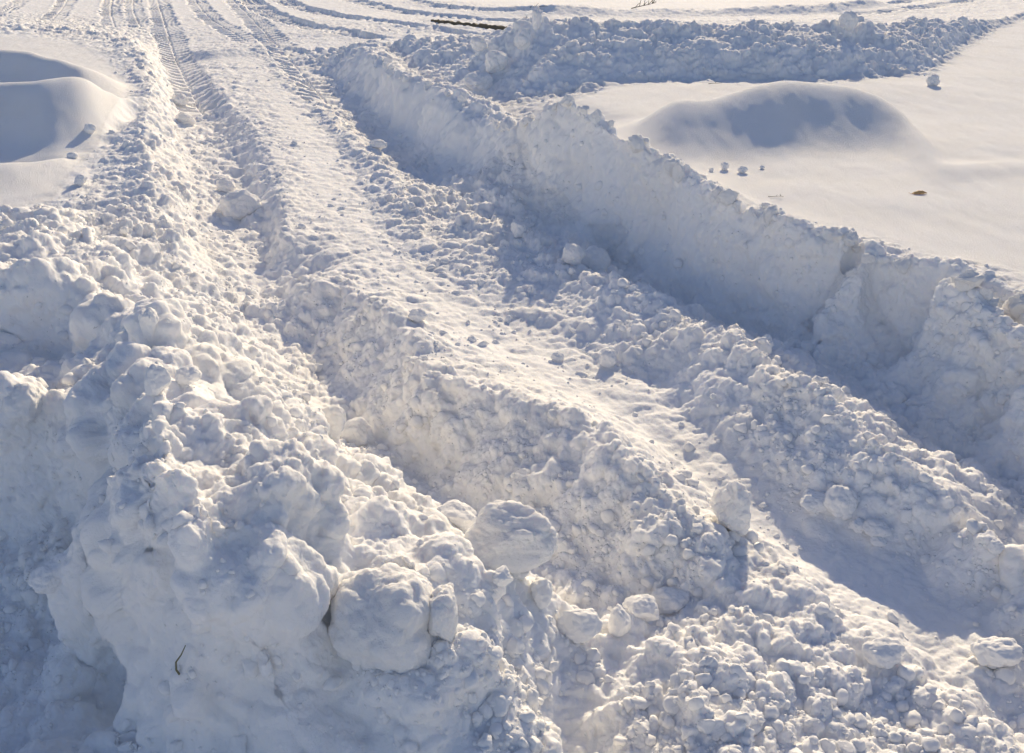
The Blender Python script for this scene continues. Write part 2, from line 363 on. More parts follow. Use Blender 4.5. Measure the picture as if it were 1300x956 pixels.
for wd, dp, lug, pts in TRACKS:
    w = np.array([at(a, b, .1) for a, b in pts])
    # smooth the line
    for _ in range(3):
        q = [w[0]]
        for a, b in zip(w[:-1], w[1:]): q += [a * .75 + b * .25, a * .25 + b * .75]
        q.append(w[-1]); w = np.array(q)
    s0 = 0; bd = np.full(len(fx), 9e9, np.float32); bs = np.zeros(len(fx), np.float32); bo = np.zeros(len(fx), np.float32)
    for a, b in zip(w[:-1], w[1:]):
        L = math.dist(a, b)
        if L < 1e-6: continue
        tx, ty = (b - a) / L
        u = (fx - a[0]) * tx + (fy - a[1]) * ty; o = (fx - a[0]) * -ty + (fy - a[1]) * tx
        uc = np.clip(u, 0, L); d = np.hypot(o, u - uc)
        m = d < bd
        bd[m] = d[m]; bs[m] = (s0 + uc)[m]; bo[m] = o[m]; s0 += L
    m = bd < wd
    if not m.any(): continue
    dd, ss, oo = bd[m], bs[m], bo[m]
    dd = dd + .05 * fbm(np.stack([fx[m], fy[m], 0 * fx[m]], -1), .3, 177, 3)
    inside = 1 - sstep(wd * .46, wd * .56, dd)
    lip = np.exp(-((dd - wd * .62) / (wd * .1)) ** 2)
    ph = ss / .30 + np.abs(oo) / .35 + np.where(oo > 0, .5, 0)
    tri_ = np.abs((ph % 1) - .5) * 2
    lipn = (.6 + .8 * vnoise(np.stack([fx[m], fy[m], 0 * fx[m]], -1), .25, 77))
    lugs = sstep(.35, .6, tri_) * sstep(0, .025, np.abs(oo))
    v = inside * (-dp - .02 + .07 * lugs) + lip * .010 * lipn
    v = v * np.clip(.75 + .9 * fbm(np.stack([fx[m], fy[m], 0 * fx[m]], -1), .7, 277, 3), .45, 1.35)
    keepm = np.abs(v) > np.abs(dz[m]) * .8
    tmp = dz[m]; tmp[keepm] = v[keepm]; dz[m] = tmp
    tk = trk[m]; trk[m] = np.maximum(tk, inside)
zz = P[..., 2]; zt = zz[idx_far]
flat = 1 - sstep(.2, .32, zt)
zt = zt + dz * flat; zz[idx_far] = zt
ro = RO[idx_far]; ro = ro * (1 - .75 * trk * flat); RO[idx_far] = ro
print('tracks', round(time.time() - T0, 1))

# ---- displacement, coarse to fine
def apply(P, mask, s, amp, seed, nb, tilt=.6, warp=.5, off=-.02):
    m = mask > .02
    Q_ = P[m]
    if warp:
        w = np.stack([vnoise(Q_, s * 1.1, seed + 91 + k) + .5 * vnoise(Q_, s * .4, seed + 81 + k) for k in range(3)], -1) * np.float32(warp * s)
        Qw = Q_ + w
    else: Qw = Q_
    v = lumps(Qw, s, seed, tilt); v = v - v.mean() + np.float32(off)
    N = normals(P, nb)
    P[m] += N[m] * (v * amp * mask[m])[:, None].astype(np.float32)
    return P
N0 = normals(P, 4)
steep = sstep(.35, .8, 1 - np.abs(N0[..., 2]))
rough = np.clip(RO, 0, 1); big = np.clip(BG, 0, 1)
patch = np.zeros_like(rough); patch[:] = np.clip(.5 + .75 * fbm(P.reshape(-1, 3), .38, 5, 2), 0, 1).reshape(rough.shape)
big2 = np.clip(big * 1.0, 0, 1)
P = apply(P, big2, .50, .14, 11, 12, 1.0, warp=.3, off=0)
P = apply(P, big2, .25, .14, 12, 6, 1.2, warp=.45, off=0)
# fluting and smears on the cut faces
flm = np.clip(FL, 0, 1)
m = flm > .03
Qf = P[m] * np.array([1, 1, .22], np.float32)
v = fbm(Qf, .11, 31, 3, .6) * .022 + fbm(Qf, .45, 37, 2) * .07 + np.abs(vnoise(Qf, .07, 39)) * -.012 + fbm(P[m] * np.array([1, 1, .35], np.float32), .05, 43, 2) * .007
b1 = lumps(P[m] * np.array([1, 1, .4], np.float32), .30, 47, .8); b2 = lumps(P[m] * np.array([1, 1, .6], np.float32), .12, 48, .9)
v = v + (b1 - b1.mean()) * .12 + (b2 - b2.mean()) * .045
P[m] += normals(P, 6)[m] * (v * flm[m])[:, None]
smv = sstep(-.35, .25, fbm(P.reshape(-1, 3), .42, 71, 2)).reshape(rough.shape)
fine = rough * (1 - .6 * flm) * (1 - big2 * .6 * (1 - smv))
P = apply(P, np.clip(fine * .8 + big * .15, 0, 1), .125, .085, 13, 3, 1.)
m = rough > .1; P[m] += normals(P, 1)[m] * (fbm(P[m], .05, 141, 3, .6) * .008 * rough[m])[:, None]
P = apply(P, fine * (.25 + .95 * patch), .062, .034, 14, 2, 1.)
P = apply(P, np.clip(fine * 1.1, 0, 1) * (.4 + .8 * (1 - patch)) * (1 - sstep(15, 28, R_)), .032, .013, 15, 1, 1.)
P = apply(P, np.clip(fine * 1.1, .0, 1) * (1 - sstep(6, 11, R_)), .016, .0055, 16, 1, .8, warp=.5)
# low, soft undulation of the undisturbed snow and light crumble on packed snow
sm = (1 - np.clip(rough * 3, 0, 1)) * fade_far
flatP = P.reshape(-1, 3)
und = (fbm(flatP * np.array([1, .6, 0], np.float32), 1.3, 51, 2) * .018 + fbm(flatP * np.array([1, .5, 0], np.float32), .16, 55, 3) * .004).reshape(sm.shape)
P[..., 2] += sm * und
pk = sstep(.1, .3, rough) * (1 - np.clip(rough * 1.6, 0, 1))
P = apply(P, pk, .09, .025, 61, 2, .9)
# scrape marks of the blade on the packed snow, along the direction of travel
sc_m = (1 - sstep(.15, .4, rough)) * (P[..., 2] < .2) * (1 - sstep(5, 9, R_)) * sstep(.0, .06, rough + .06)
X_, Y_ = P[..., 0], P[..., 1]
q = np.stack([(X_ * .909 + Y_ * .416), (X_ * -.416 + Y_ * .909) * .09, 0 * X_], -1).reshape(-1, 3).astype(np.float32)
P[..., 2] += (sc_m * (vnoise(q, .03, 401) * .004 + vnoise(q, .09, 402) * .007).reshape(sc_m.shape) * (.4 + .6 * patch)).astype(np.float32)
print('displaced', round(time.time() - T0, 1))

# ------------------------------------------------------------------ materials
def snow_material(name, bump=.6, dist=.006, col=(.93, .925, .92), sss=.5):
    m = bpy.data.materials.new(name); m.use_nodes = True
    nt = m.node_tree; n = nt.nodes; l = nt.links
    b = n['Principled BSDF']
    b.inputs['Roughness'].default_value = .9
    b.inputs['Specular IOR Level'].default_value = .12
    b.inputs['Subsurface Weight'].default_value = sss
    b.inputs['Subsurface Radius'].default_value = (1.0, .9, .75)
    b.inputs['Subsurface Scale'].default_value = .03
    tc = n.new('ShaderNodeTexCoord')
    big_ = n.new('ShaderNodeTexNoise'); big_.inputs['Scale'].default_value = 2.3; big_.inputs['Detail'].default_value = 5
    ramp = n.new('ShaderNodeValToRGB')
    ramp.color_ramp.elements[0].position = .35; ramp.color_ramp.elements[0].color = (col[0] * .97, col[1] * .965, col[2] * .95, 1)
    ramp.color_ramp.elements[1].position = .6; ramp.color_ramp.elements[1].color = (*col, 1)
    l.new(tc.outputs['Object'], big_.inputs['Vector']); l.new(big_.outputs['Fac'], ramp.inputs['Fac'])
    l.new(ramp.outputs['Color'], b.inputs['Base Color'])
    n1 = n.new('ShaderNodeTexNoise'); n1.inputs['Scale'].default_value = 95; n1.inputs['Detail'].default_value = 6; n1.inputs['Roughness'].default_value = .65
    n2 = n.new('ShaderNodeTexNoise'); n2.inputs['Scale'].default_value = 420; n2.inputs['Detail'].default_value = 3
    mix = n.new('ShaderNodeMath'); mix.operation = 'MULTIPLY_ADD'; mix.inputs[1].default_value = .35
    l.new(tc.outputs['Object'], n1.inputs['Vector']); l.new(tc.outputs['Object'], n2.inputs['Vector'])
    l.new(n2.outputs['Fac'], mix.inputs[0]); l.new(n1.outputs['Fac'], mix.inputs[2])
    bp = n.new('ShaderNodeBump'); bp.inputs['Strength'].default_value = bump; bp.inputs['Distance'].default_value = dist
    l.new(mix.outputs[0], bp.inputs['Height']); l.new(bp.outputs['Normal'], b.inputs['Normal'])
    return m
M_rough = snow_material('ploughed_snow', .7)
M_smooth = snow_material('fresh_snow', .8, .012)
M_road = snow_material('packed_snow', .6, col=(.92, .915, .91))
M_chunk = snow_material('chunk_snow', .8, .008, sss=.4)
M_rubble = snow_material('rubble_snow', .6, sss=.04)

def plain(name, col, rough=.8):
    m = bpy.data.materials.new(name); m.use_nodes = True
    n = m.node_tree.nodes; b = n['Principled BSDF']; b.inputs['Roughness'].default_value = rough
    t = n.new('ShaderNodeTexNoise'); t.inputs['Scale'].default_value = 60; t.inputs['Detail'].default_value = 5
    rp = n.new('ShaderNodeValToRGB'); rp.color_ramp.elements[0].color = (col[0] * .6, col[1] * .6, col[2] * .6, 1)
    rp.color_ramp.elements[1].color = (min(1, col[0] * 1.5), min(1, col[1] * 1.5), min(1, col[2] * 1.5), 1)
    m.node_tree.links.new(t.outputs['Fac'], rp.inputs['Fac']); m.node_tree.links.new(rp.outputs['Color'], b.inputs['Base Color'])
    return m
M_bark = plain('dark_bark', (.05, .04, .03)); M_leaf = plain('dry_leaf', (.55, .33, .14), .6); M_soil = plain('bare_soil', (.17, .13, .075))

def mesh_obj(name, verts, faces, mat, label=None, cat=None, kind=None, group=None, smooth=True):
    me = bpy.data.meshes.new(name)
    verts = np.ascontiguousarray(verts, np.float32); faces = np.ascontiguousarray(faces, np.int32)
    k = faces.shape[1]
    me.vertices.add(len(verts)); me.vertices.foreach_set('co', verts.ravel())
    me.loops.add(faces.size); me.loops.foreach_set('vertex_index', faces.ravel())
    me.polygons.add(len(faces)); me.polygons.foreach_set('loop_start', np.arange(0, faces.size, k, dtype=np.int32))
    me.update(calc_edges=True)
    if smooth: me.shade_smooth()
    me.materials.append(mat)
    o = bpy.data.objects.new(name, me); C.collection.objects.link(o)
    tag(o, label, cat, kind, group)
    return o
def tag(o, label=None, cat=None, kind=None, group=None):
    if label: o['label'] = label
    if cat: o['category'] = cat
    if kind: o['kind'] = kind
    if group: o['group'] = group
    return o

# ------------------------------------------------------------------ split the surface into the things it shows
def inpoly(x, y, poly):
    c = np.zeros(x.shape, bool); n = len(poly)
    for i in range(n):
        (x0, y0), (x1, y1) = poly[i], poly[(i + 1) % n]
        if y0 == y1: continue
        cond = ((y0 > y) != (y1 > y)) & (x < (x1 - x0) * (y - y0) / (y1 - y0) + x0)
        c ^= cond
    return c
fxc = (R_[:-1, :-1] * np.sin(THG[:-1, :-1])); fyc = (R_[:-1, :-1] * np.cos(THG[:-1, :-1]))
REG = np.zeros(fxc.shape, np.int8)        # 0 open snow field
def poly(pts): return [at(*p) for p in pts]
def G_off():
    out = []
    for (x, y, z), (tx, ty) in zip(gc, tg):
        nx, ny = -ty, tx
        if nx * .82 + ny * .57 < 0: nx, ny = -nx, -ny
        out.append((x + nx * .3, y + ny * .3))
    return out
line_foot_right = [at(*p) for p in G_BASE]
E_foot = [(385,120,.1),(420,170,.1),(450,215,.1),(470,262,.13),(476,298,.14),(533,337,.14),(600,368,.14),(652,404,.13),(717,430,.13),(767,467,.12),(834,480,.12),(880,530,.12),(940,585,.12),(1010,640,.1),(1060,672,.08),(1120,694,.07),(1200,704,.06),(1300,725,.05),(1500,800,.05)]
E_crest = [(365,97,.12),(400,132,.13),(430,160,.14),(450,178,.16),(475,205,.16),(492,226,.18),(507,247,.22),(567,270,.27),(627,292,.28),(667,302,.3),(707,336,.27),(761,353,.3),(811,362,.33),(838,380,.32),(864,406,.3),(919,405,.36),(970,465,.32),(1026,476,.37),(1053,506,.34),(1093,544,.32),(1167,587,.32),(1217,617,.31),(1300,670,.3),(1600,880,.3)]
def offs(pts, d):
    a = np.array([at(*p) for p in pts]); t = np.gradient(a, axis=0); t /= np.linalg.norm(t, axis=1)[:, None]
    n = np.stack([t[:, 1], -t[:, 0]], -1); s = np.sign(n @ np.array([.82, .57])); n *= np.where(s == 0, 1, s)[:, None]
    return [tuple(q) for q in (a + n * d)]
C_crest_in = [(312,155,.15),(338,190,.16),(352,225,.17),(356,262,.18),(362,300,.19),(400,300,.16),(440,330,.17),(500,378,.18),(560,425,.2),(610,462,.22),(680,488,.22),(740,512,.22),(800,550,.2),(850,596,.18),(890,640,.14),(915,690,.1),(960,715,.1),(1040,765,.1),(1120,815,.1),(1300,930,.1)]
C_foot = [(285,170,.03),(305,210,.03),(322,250,.03),(335,290,.04),(345,340,.04),(362,385,.03),(385,420,.03),(420,462,.03),(450,500,.03),(478,545,.03),(500,580,.03),(560,622,.05),(640,672,.04),(690,712,.03),(735,735,.03),(790,748,.06),(840,760,.1),(880,790,.12),(930,830,.12),(1000,880,.1),(1150,1000,.1)]
reg_polys = [
 (2, [at(*p) for p in [(-400,20,.12),(0,19,.12),(60,22,.12),(130,30,.12),(175,36,.12),(196,46,.12),(205,70,.1),(212,100,.07),(218,130,.06),(225,165,.07),(236,210,.08),(245,240,.1),(246,270,.1),(255,300,.12),(160,345,.5),(150,290,.42),(60,262,.32),(92,215,.33),(112,200,.34),(130,170,.36),(160,140,.34),(165,112,.35),(140,80,.4),(110,62,.42),(60,50,.4),(0,46,.38),(-400,46,.35)]]),
 (1, [(-.02 * 0 + a, b) for a, b in [at(*p) for p in [(-900,330,.3),(-300,270,.4),(-100,262,.4),(0,262,.42),(33,252,.45),(60,262,.4),(150,290,.42),(255,300,.12),(270,340,.13),(290,380,.1),(318,410,.06),(360,455,.05),(402,505,.05),(445,562,.05),(480,600,.06),(530,640,.08),(590,665,.1),(640,716,.2),(690,790,.15),(700,860,.15),(710,1100,.1)]]] + [(.2, .35), (-2.5, .3), (-5, 2)]),
 (3, [at(*p) for p in C_crest_in] + [at(*p) for p in C_foot][::-1]),
 (4, [at(*p) for p in E_foot] + offs(E_crest, .22)[::-1]),
 (5, line_foot_right + G_off()[::-1]),
 (6, [at(*p) for p in [(560,150,.14),(600,136,.25),(650,128,.35),(700,120,.42),(775,104,.5),(850,102,.5),(930,102,.5),(1060,101,.5),(1120,95,.5),(1178,90,.5),(1213,60,.5),(1258,35,.5),(1318,13,.5),(1420,-14,.5),
                              (1300,-8,.2),(1240,4,.2),(1180,14,.2),(1100,24,.2),(1000,24,.2),(800,26,.2),(640,32,.12),(560,30,.12),(500,32,.14),(470,36,.16)]]),
 (7, [at(*p) for p in [(520,14,.15),(560,21,.12),(640,24,.12),(700,18,.2),(760,17,.2),(860,19,.2),(960,20,.2),(1060,20,.2),(1100,4,.4),(1060,-10,.5),(960,-3,.5),(850,-1,.5),(720,-3,.5),(640,-2,.4),(520,-6,.1)]]),
]
# the ploughed road and the vehicle track are the ground between the banks
road = [at(*p) for p in [(-500,46,.1),(0,33,.1),(178,37,.1),(205,70,.1),(218,130,.06),(245,240,.1),(255,300,.1),(318,410,.06),(445,562,.05),(530,640,.08),(640,700,.1),(700,860,.1),(720,1200,.1)]] + \
       [(1.5, .9), (6, 2)] + [at(*p) for p in [(1800,840,0),(1500,660,0),(1267,532,0),(1143,472,.03),(1013,430,.05),(866,378,.02),(734,292,.12),(690,272,.2),(590,232,.1),(525,187,.02),(475,147,.03),(435,112,.04),(428,62,.25),(470,36,.16),(640,32,.12),(1000,24,.2),(1180,14,.2),(1300,-8,.2),(1700,-60,.2),(-1200,-60,.2)]]
REG[inpoly(fxc, fyc, road)] = 8
for rid, pl in reg_polys[::-1]: REG[inpoly(fxc, fyc, pl)] = rid
vid = np.arange(NRW * NC).reshape(NRW, NC)
quads = np.stack([vid[:-1, :-1], vid[:-1, 1:], vid[1:, 1:], vid[1:, :-1]], -1).reshape(-1, 4)
# join the seam behind the viewer
seam = np.stack([vid[:-1, -1], vid[:-1, 0], vid[1:, 0], vid[1:, -1]], -1)
quads = np.concatenate([quads, seam]); regf = np.concatenate([REG.ravel(), np.zeros(len(seam), np.int8)])
# the small gap under the viewer's feet
PV = P.reshape(-1, 3)
info = {
 0: ('snow_field', M_smooth, None, None, 'structure', None),
 8: ('road', M_road, None, None, 'structure', None),
 1: ('snow_pile', M_rough, 'tall heap of lumpy snow in the left foreground with a steep shaded face', 'snow pile', 'thing', 'banks of ploughed snow'),
 2: ('snow_bank', M_rough, 'low crumbly bank curving between the left wheel rut and two smooth drifts', 'snow bank', 'thing', 'banks of ploughed snow'),
 3: ('snow_ridge', M_rough, 'middle ridge of broken snow dividing the left rut from the flat strip', 'snow ridge', 'thing', 'banks of ploughed snow'),
 4: ('snow_ridge', M_rough, 'sunlit crested ridge of snow clods between flat strip and shaded right rut', 'snow ridge', 'thing', 'banks of ploughed snow'),
 5: ('snow_bank', M_rough, 'high cut snow wall with fluted shaded face and crumbling top beside the garden', 'snow bank', 'thing', 'banks of ploughed snow'),
 6: ('snow_bank', M_rough, 'broad blue-shaded bank of snow clods across the back behind the smooth mound', 'snow bank', 'thing', 'banks of ploughed snow'),
 7: ('snow_bank', M_rough, 'distant thin snow bank at the very top edge behind the broad shaded bank', 'snow bank', 'thing', 'banks of ploughed snow'),
}
for rid, (nm, mt, lb, ct, kd, gp) in info.items():
    q = quads[regf == rid]
    if not len(q): continue
    u, inv = np.unique(q, return_inverse=True)
    mesh_obj(nm, PV[u], inv.reshape(-1, 4), mt, lb, ct, kd, gp)
print('meshes', round(time.time() - T0, 1))

# ------------------------------------------------------------------ loose snow
PX, PY, PD = project(P)
vis_ok = (PD > .3)
def surf(px, py, tol=2.5):
    m = (np.abs(PX - px) < tol) & (np.abs(PY - py) < tol) & vis_ok
    if not m.any(): return surf(px, py, tol * 2)
    ii = np.argwhere(m); d = PD[m]; k = ii[d.argmin()]
    return P[k[0], k[1]].copy()
def ico(sub):
    import bmesh
    bm = bmesh.new(); bmesh.ops.create_icosphere(bm, subdivisions=sub, radius=1)
    v = np.array([x.co[:] for x in bm.verts], np.float32); f = np.array([[x.index for x in q.verts] for q in bm.faces], np.int32); bm.free()
    return v, f
ICO = {k: ico(k) for k in (1, 2, 3, 5, 6)}
def clod(sub, seed, block=.5, crumb=1.):
    v, f = ICO[sub]; rg = np.random.default_rng(seed); v = v.copy()
    for _ in range(9):
        n = rg.normal(size=3); n /= np.linalg.norm(n); d = rg.uniform(.5, .85) * (1 - block * .25) + .12
        t = v @ n; m = t > d
        v[m] -= np.outer((t[m] - d) * min(1, block * 1.5), n)
    o = np.float32(seed * 3.7 % 50); nrm = v / np.linalg.norm(v, axis=1)[:, None]
    q = v.astype(np.float32) + o
    v = v + nrm * (_lumps(q, .8, seed, 1.2) - .35)[:, None] * .4 * crumb * (1 - .7 * block if sub >= 5 else 1)
    if sub >= 2: v = v + nrm * (_lumps(q, .36, seed + 1, 1.) - .35)[:, None] * .22 * crumb
    if sub >= 5:
        v = v + nrm * (_lumps(q, .16, seed + 2, .5) - .35)[:, None] * .07 * crumb
        v = v + nrm * (_lumps(q, .08, seed + 3, .5) - .35)[:, None] * .05 * crumb
        v = v + nrm * (_vn(q, .07, seed + 4) * .012 + _vn(q, .035, seed + 5) * .008)[:, None]
    return v.astype(np.float32), f
def rot(rg):
    a = rg.normal(size=4); a /= np.linalg.norm(a); w, x, y, z = a
    return np.array([[1-2*(y*y+z*z),2*(x*y-z*w),2*(x*z+y*w)],[2*(x*y+z*w),1-2*(x*x+z*z),2*(y*z-x*w)],[2*(x*z-y*w),2*(y*z+x*w),1-2*(x*x+y*y)]])

# named chunks: px, py (centre), radius in px, (sx, sy, sz), blockiness, sink, label
CH = [
 (636,662,60,(1.15,.8,.7),.9,.4,'large squared snow block lying in the left rut below the middle ridge'),
 (934,646,37,(.85,.8,.95),.8,.05,'upright rounded snow block standing alone on the flat strip near right'),
 (492,778,70,(1,1,.98),.25,.38,'big frosty round ball of snow at the bottom of the front heap'),
 (560,780,38,(.8,.8,1.1),.6,.2,'pointed snow lump right of the big round ball'),
 (420,532,26,(1,.9,.9),.6,.1,'angular snow clod in the left rut beside the tall heap'),
 (455,548,20,(1,.9,.9),.5,.1,'snow clod leaning against the right of the angular clod in left rut'),
 (302,258,24,(1.1,1,.8),.5,.15,'large grey clod in left rut above the low bank'),
 (288,232,12,(1,1,.8),.4,.1,'small clod just above the large grey clod in left rut'),
 (228,124,10,(1.1,1,.9),.6,.3,'flat round clod at the far end of the left rut'),
 (236,146,11,(1.3,1,.8),.6,.35,'wide low clod just below the flat round clod in left rut'),
 (629,78,16,(1,.9,.95),.6,.05,'pale cone-shaped chunk on the broad shaded bank'),
 (610,101,16,(1.1,.9,.75),.6,.05,'pale squat chunk below the cone-shaped one at the shaded bank foot'),
 (607,55,10,(1,1,.9),.4,.05,'small round ball of snow near the shaded bank crest'),
 (662,52,12,(.9,.9,1.1),.5,.05,'pale upright chunk on the shaded bank right of the small round ball'),
 (684,24,12,(.6,.6,1.3),.6,.1,'narrow snow spike on the crest of the broad shaded bank'),
 (1075,27,13,(.9,.9,1.),.6,.1,'sharp snow peak on the crest of the shaded bank at right'),
 (115,162,7,(1,1,.9),.3,.05,'lone snowball on the left garden casting a long shadow'),
 (94,194,6,(1.1,1,.7),.3,.05,'small snow lump on the left garden below the lone snowball'),
 (101,226,8,(1,1,.9),.5,.05,'cubical snow lump on the left garden near the low bank'),
 (54,232,0,(1,1,1),.3,.05,''),
 (922,210,5,(1,1,1),.3,.0,'largest of the few snow lumps on the garden below the mound'),
 (945,214,5,(1.2,1,.8),.3,.0,'flat snow lump on the garden, right of the largest'),
 (966,210,3,(1,1,.8),.3,.0,'tiny snow lump on the garden, farthest right of the few'),
 (905,213,3,(1,1,.8),.3,.0,'tiny snow lump on the garden nearest the high cut wall'),
 (1186,101,8,(1,1,.9),.4,.05,'round clod at the right foot of the shaded back bank'),
 (757,327,18,(1,1,1),.3,.2,'rounded pale clod at the foot of the high cut wall'),
 (725,322,14,(1,1,1),.3,.2,'rounded clod left of the pale one at the wall foot'),
 (657,290,12,(.9,.9,1.1),.7,.1,'angular chunk behind the sunlit ridge at the rubble foot'),
 (531,398,10,(1.2,1,.8),.4,.1,'clod lying loose on the upper flat strip'),
 (482,180,9,(1.2,1,.7),.4,.1,'dark clod in the shaded right rut'),
 (710,450,8,(1,1,.8),.4,.1,'small clod at the foot of the sunlit ridge beside the flat strip'),
 (771,454,12,(1,1,.9),.4,.1,'rounded clod where the sunlit ridge meets the flat strip'),
 (1066,634,20,(1,1,.95),.3,.1,'smooth boulder of snow at the sunlit ridge foot near right'),
 (1035,634,16,(1.2,1,.8),.5,.1,'squarish clod left of the smooth boulder'),
 (1112,668,15,(1.2,1,.7),.4,.1,'flat clod right of the smooth boulder'),
 (1088,664,10,(1,1,.8),.3,.1,'small rounded clod below the smooth boulder'),
 (1118,684,9,(1.2,1,.7),.4,.1,'small flat clod below the flat clod'),
 (735,788,24,(1.2,1,.8),.5,.1,'flat-topped clod in the front lumps near bottom centre'),
 (787,790,18,(.8,.9,1.1),.4,.1,'upright oval clod in the front lumps'),
 (818,768,20,(1.2,1,.7),.5,.1,'flat clod behind the upright oval clod'),
 (850,760,20,(1.2,1,.7),.4,.1,'pale clod at the middle ridge foot near front'),
 (660,722,15,(1,1,.8),.7,.1,'angular clod under the large squared block'),
 (690,750,18,(.9,.9,1),.5,.1,'pale clod pair upper piece below the large squared block'),
 (640,730,14,(1,1,.8),.6,.1,'angular clod below the left end of the squared block'),
 (580,650,20,(1.3,1,.8),.5,.2,'pale clod tucked behind the squared block on its left'),
 (1122,828,20,(1.2,1,.9),.3,.1,'rounded clod casting a shadow on the scraped snow near bottom right'),
 (1265,825,24,(1.1,1,.8),.4,.2,'clod at the right edge near the bottom'),
 (1262,690,10,(1,1,.9),.3,.1,'small clod at the foot of the sunlit ridge by the right edge'),
 (200,480,20,(.9,.9,1),.6,.2,'knob of snow on the top of the tall heap'),
 (190,412,20,(.6,.8,1.1),.7,.2,'horn-shaped lump at the crown of the tall heap'),
 (60,735,20,(1,1,.8),.3,.1,'rounded clod in the shaded hollow left of the heap'),
 (240,475,15,(1.1,1,.8),.5,.1,'clod resting on the tall heap behind the knob'),
 (30,500,26,(1,1,.9),.6,.5,'round hummock on the heap by the left edge'),
]
for i, (px, py, rp, sc, bl, sink, lb) in enumerate(CH):
    if not lb: continue
    base = surf(px, py + rp * .72)
    d = PD_ = (base[1] * CP - (base[2] - CAM_H) * SP)
    rad = rp * d / FPX
    v, f = clod(6 if rp > 30 else 5, 300 + i, bl, .7 if rp > 50 else .7)
    rgi = np.random.default_rng(i); a = rgi.uniform(0, 6.28)
    Rz = np.array([[math.cos(a), -math.sin(a), 0], [math.sin(a), math.cos(a), 0], [0, 0, 1]])
    v = (v @ Rz.T) * np.array(sc) * rad
    lo = v[:, 2].min()
    # lift so that the centre projects where it lies; keep it partly sunk
    me = mesh_obj('snow_chunk', v - [0, 0, lo], f, M_chunk if rad > .06 else M_rubble, lb, 'snow chunk', 'thing', 'loose chunks of snow')
    h = -lo
    me.location = (float(base[0]), float(base[1]) + rad * .35, float(base[2]) - h * (.25 + sink))
print('chunks', round(time.time() - T0, 1))

# blocky clods set in the broken edge of the cut wall
rgc = np.random.default_rng(55); EDGE = [clod(5, 700 + k, .9, .7) for k in range(7)]; EM = []
for k in range(110):
    i = int(rgc.integers(8, len(gca))); x, y, z = gca[i]
    if y < 2.6: continue
    px_, py_, dd_ = project(np.array([x, y, z]))
    if not (430 < px_ < 1330): continue
    b = surf(px_ + rgc.uniform(-8, 8), py_ + rgc.uniform(-4, 14))
    if math.hypot(b[0] - x, b[1] - y) > .5: continue
    j = k % 7; rad = min(.05, .02 * (1 - rgc.random()) ** -.5)
    if k < 7:
        o = mesh_obj('snow_clod', EDGE[j][0], EDGE[j][1], M_rubble, 'blocky clod of snow set in the crumbling crest of the high cut wall', 'snow clod', 'thing', 'clods in the crest of the cut wall'); EM.append(o)
    else:
        o = EM[j % len(EM)].copy(); C.collection.objects.link(o)
    o.location = (float(b[0]), float(b[1]), float(b[2]) + rad * .15); o.scale = tuple(float(q) for q in rad * rgc.uniform(.7, 1.25, 3)); o.rotation_euler = tuple(float(q) for q in rgc.uniform(0, 6.28, 3))
# crumbs and clods nobody could count
cand = (np.clip(rough, 0, 1) > .12) & (PD > .5) & (PX > -250) & (PX < 1550) & (PY > -30) & (PY < 1050) & (R_ > 1.3) & (R_ < 22)
ci = np.flatnonzero(cand.ravel())
rv = rough.ravel()[ci] * (1 - .8 * flm.ravel()[ci]) * (1 - .7 * big.ravel()[ci]) * (.15 + sstep(.3, .8, patch.ravel()[ci]))
N1 = normals(P, 2).reshape(-1, 3)
prob = rv / rv.sum()
NS = 14000
pick = rng.choice(ci, NS, replace=True, p=prob)
VAR = {1: [clod(1, 900 + k, .4, .8) for k in range(8)], 2: [clod(2, 920 + k, .7, 1.) for k in range(12)], 3: [clod(3, 950 + k, .9, 1.) for k in range(12)]}
vs, fs, off = [], [], 0
for k in pick:
    p = PV[k]; n = N1[k]; dist = PD.ravel()[k]
    rad = min(.026, .0045 * (1 - rng.random()) ** -.55) * (.7 + .5 * min(1, dist / 8))
    ppx = rad * 1000 / dist
    if ppx < .7: continue
    sub = 3 if ppx > 9 else 2 if ppx > 3.5 else 1
    v, f = VAR[sub][rng.integers(len(VAR[sub]))]
    v = (v * (rad * rng.uniform(.75, 1.25, 3))) @ rot(rng).T - n * rad * .15 + p
    vs.append(v.astype(np.float32)); fs.append(f + off); off += len(v)
mesh_obj('snow_rubble', np.concatenate(vs), np.concatenate(fs), M_rubble, 'crumbs and small clods of snow strewn over ruts and banks', 'snow rubble', 'stuff')
print('rubble', off, round(time.time() - T0, 1))

# ------------------------------------------------------------------ leaf, twigs, bare soil
def tube(pts, rads, seg=7):
    pts = [Vector(p) for p in pts]; vs, fs = [], []
    for i, p in enumerate(pts):
        d = (pts[min(i + 1, len(pts) - 1)] - pts[max(i - 1, 0)]).normalized()
        a = d.orthogonal().normalized(); b = d.cross(a)
        for k in range(seg):
            t = 2 * math.pi * k / seg; vs.append(tuple(p + (a * math.cos(t) + b * math.sin(t)) * rads[i]))
    for i in range(len(pts) - 1):
        for k in range(seg):
            fs.append((i * seg + k, i * seg + (k + 1) % seg, (i + 1) * seg + (k + 1) % seg, (i + 1) * seg + k))
    return vs, fs
def merge(parts):
    V_, F_ = [], []
    for v, f in parts:
        o = len(V_); V_ += list(v); F_ += [tuple(i + o for i in q) for q in f]
    return np.array(V_), np.array(F_)
b = surf(1165, 244)
L, Wd = .05, .017; vs_, fs_ = [], []
for i in range(13):
    t = i / 12; w = Wd * math.sin(math.pi * min(1, t * .96 + .03)) ** .8
    for j in range(7):
        s = (j - 3) / 3
        z = .017 * (1 - (2 * t - 1) ** 2) * (1 - .95 * s * s) + .0015 * math.sin(i * 2.1 + j)
        vs_.append(((t - .5) * 2 * L, s * w, z))
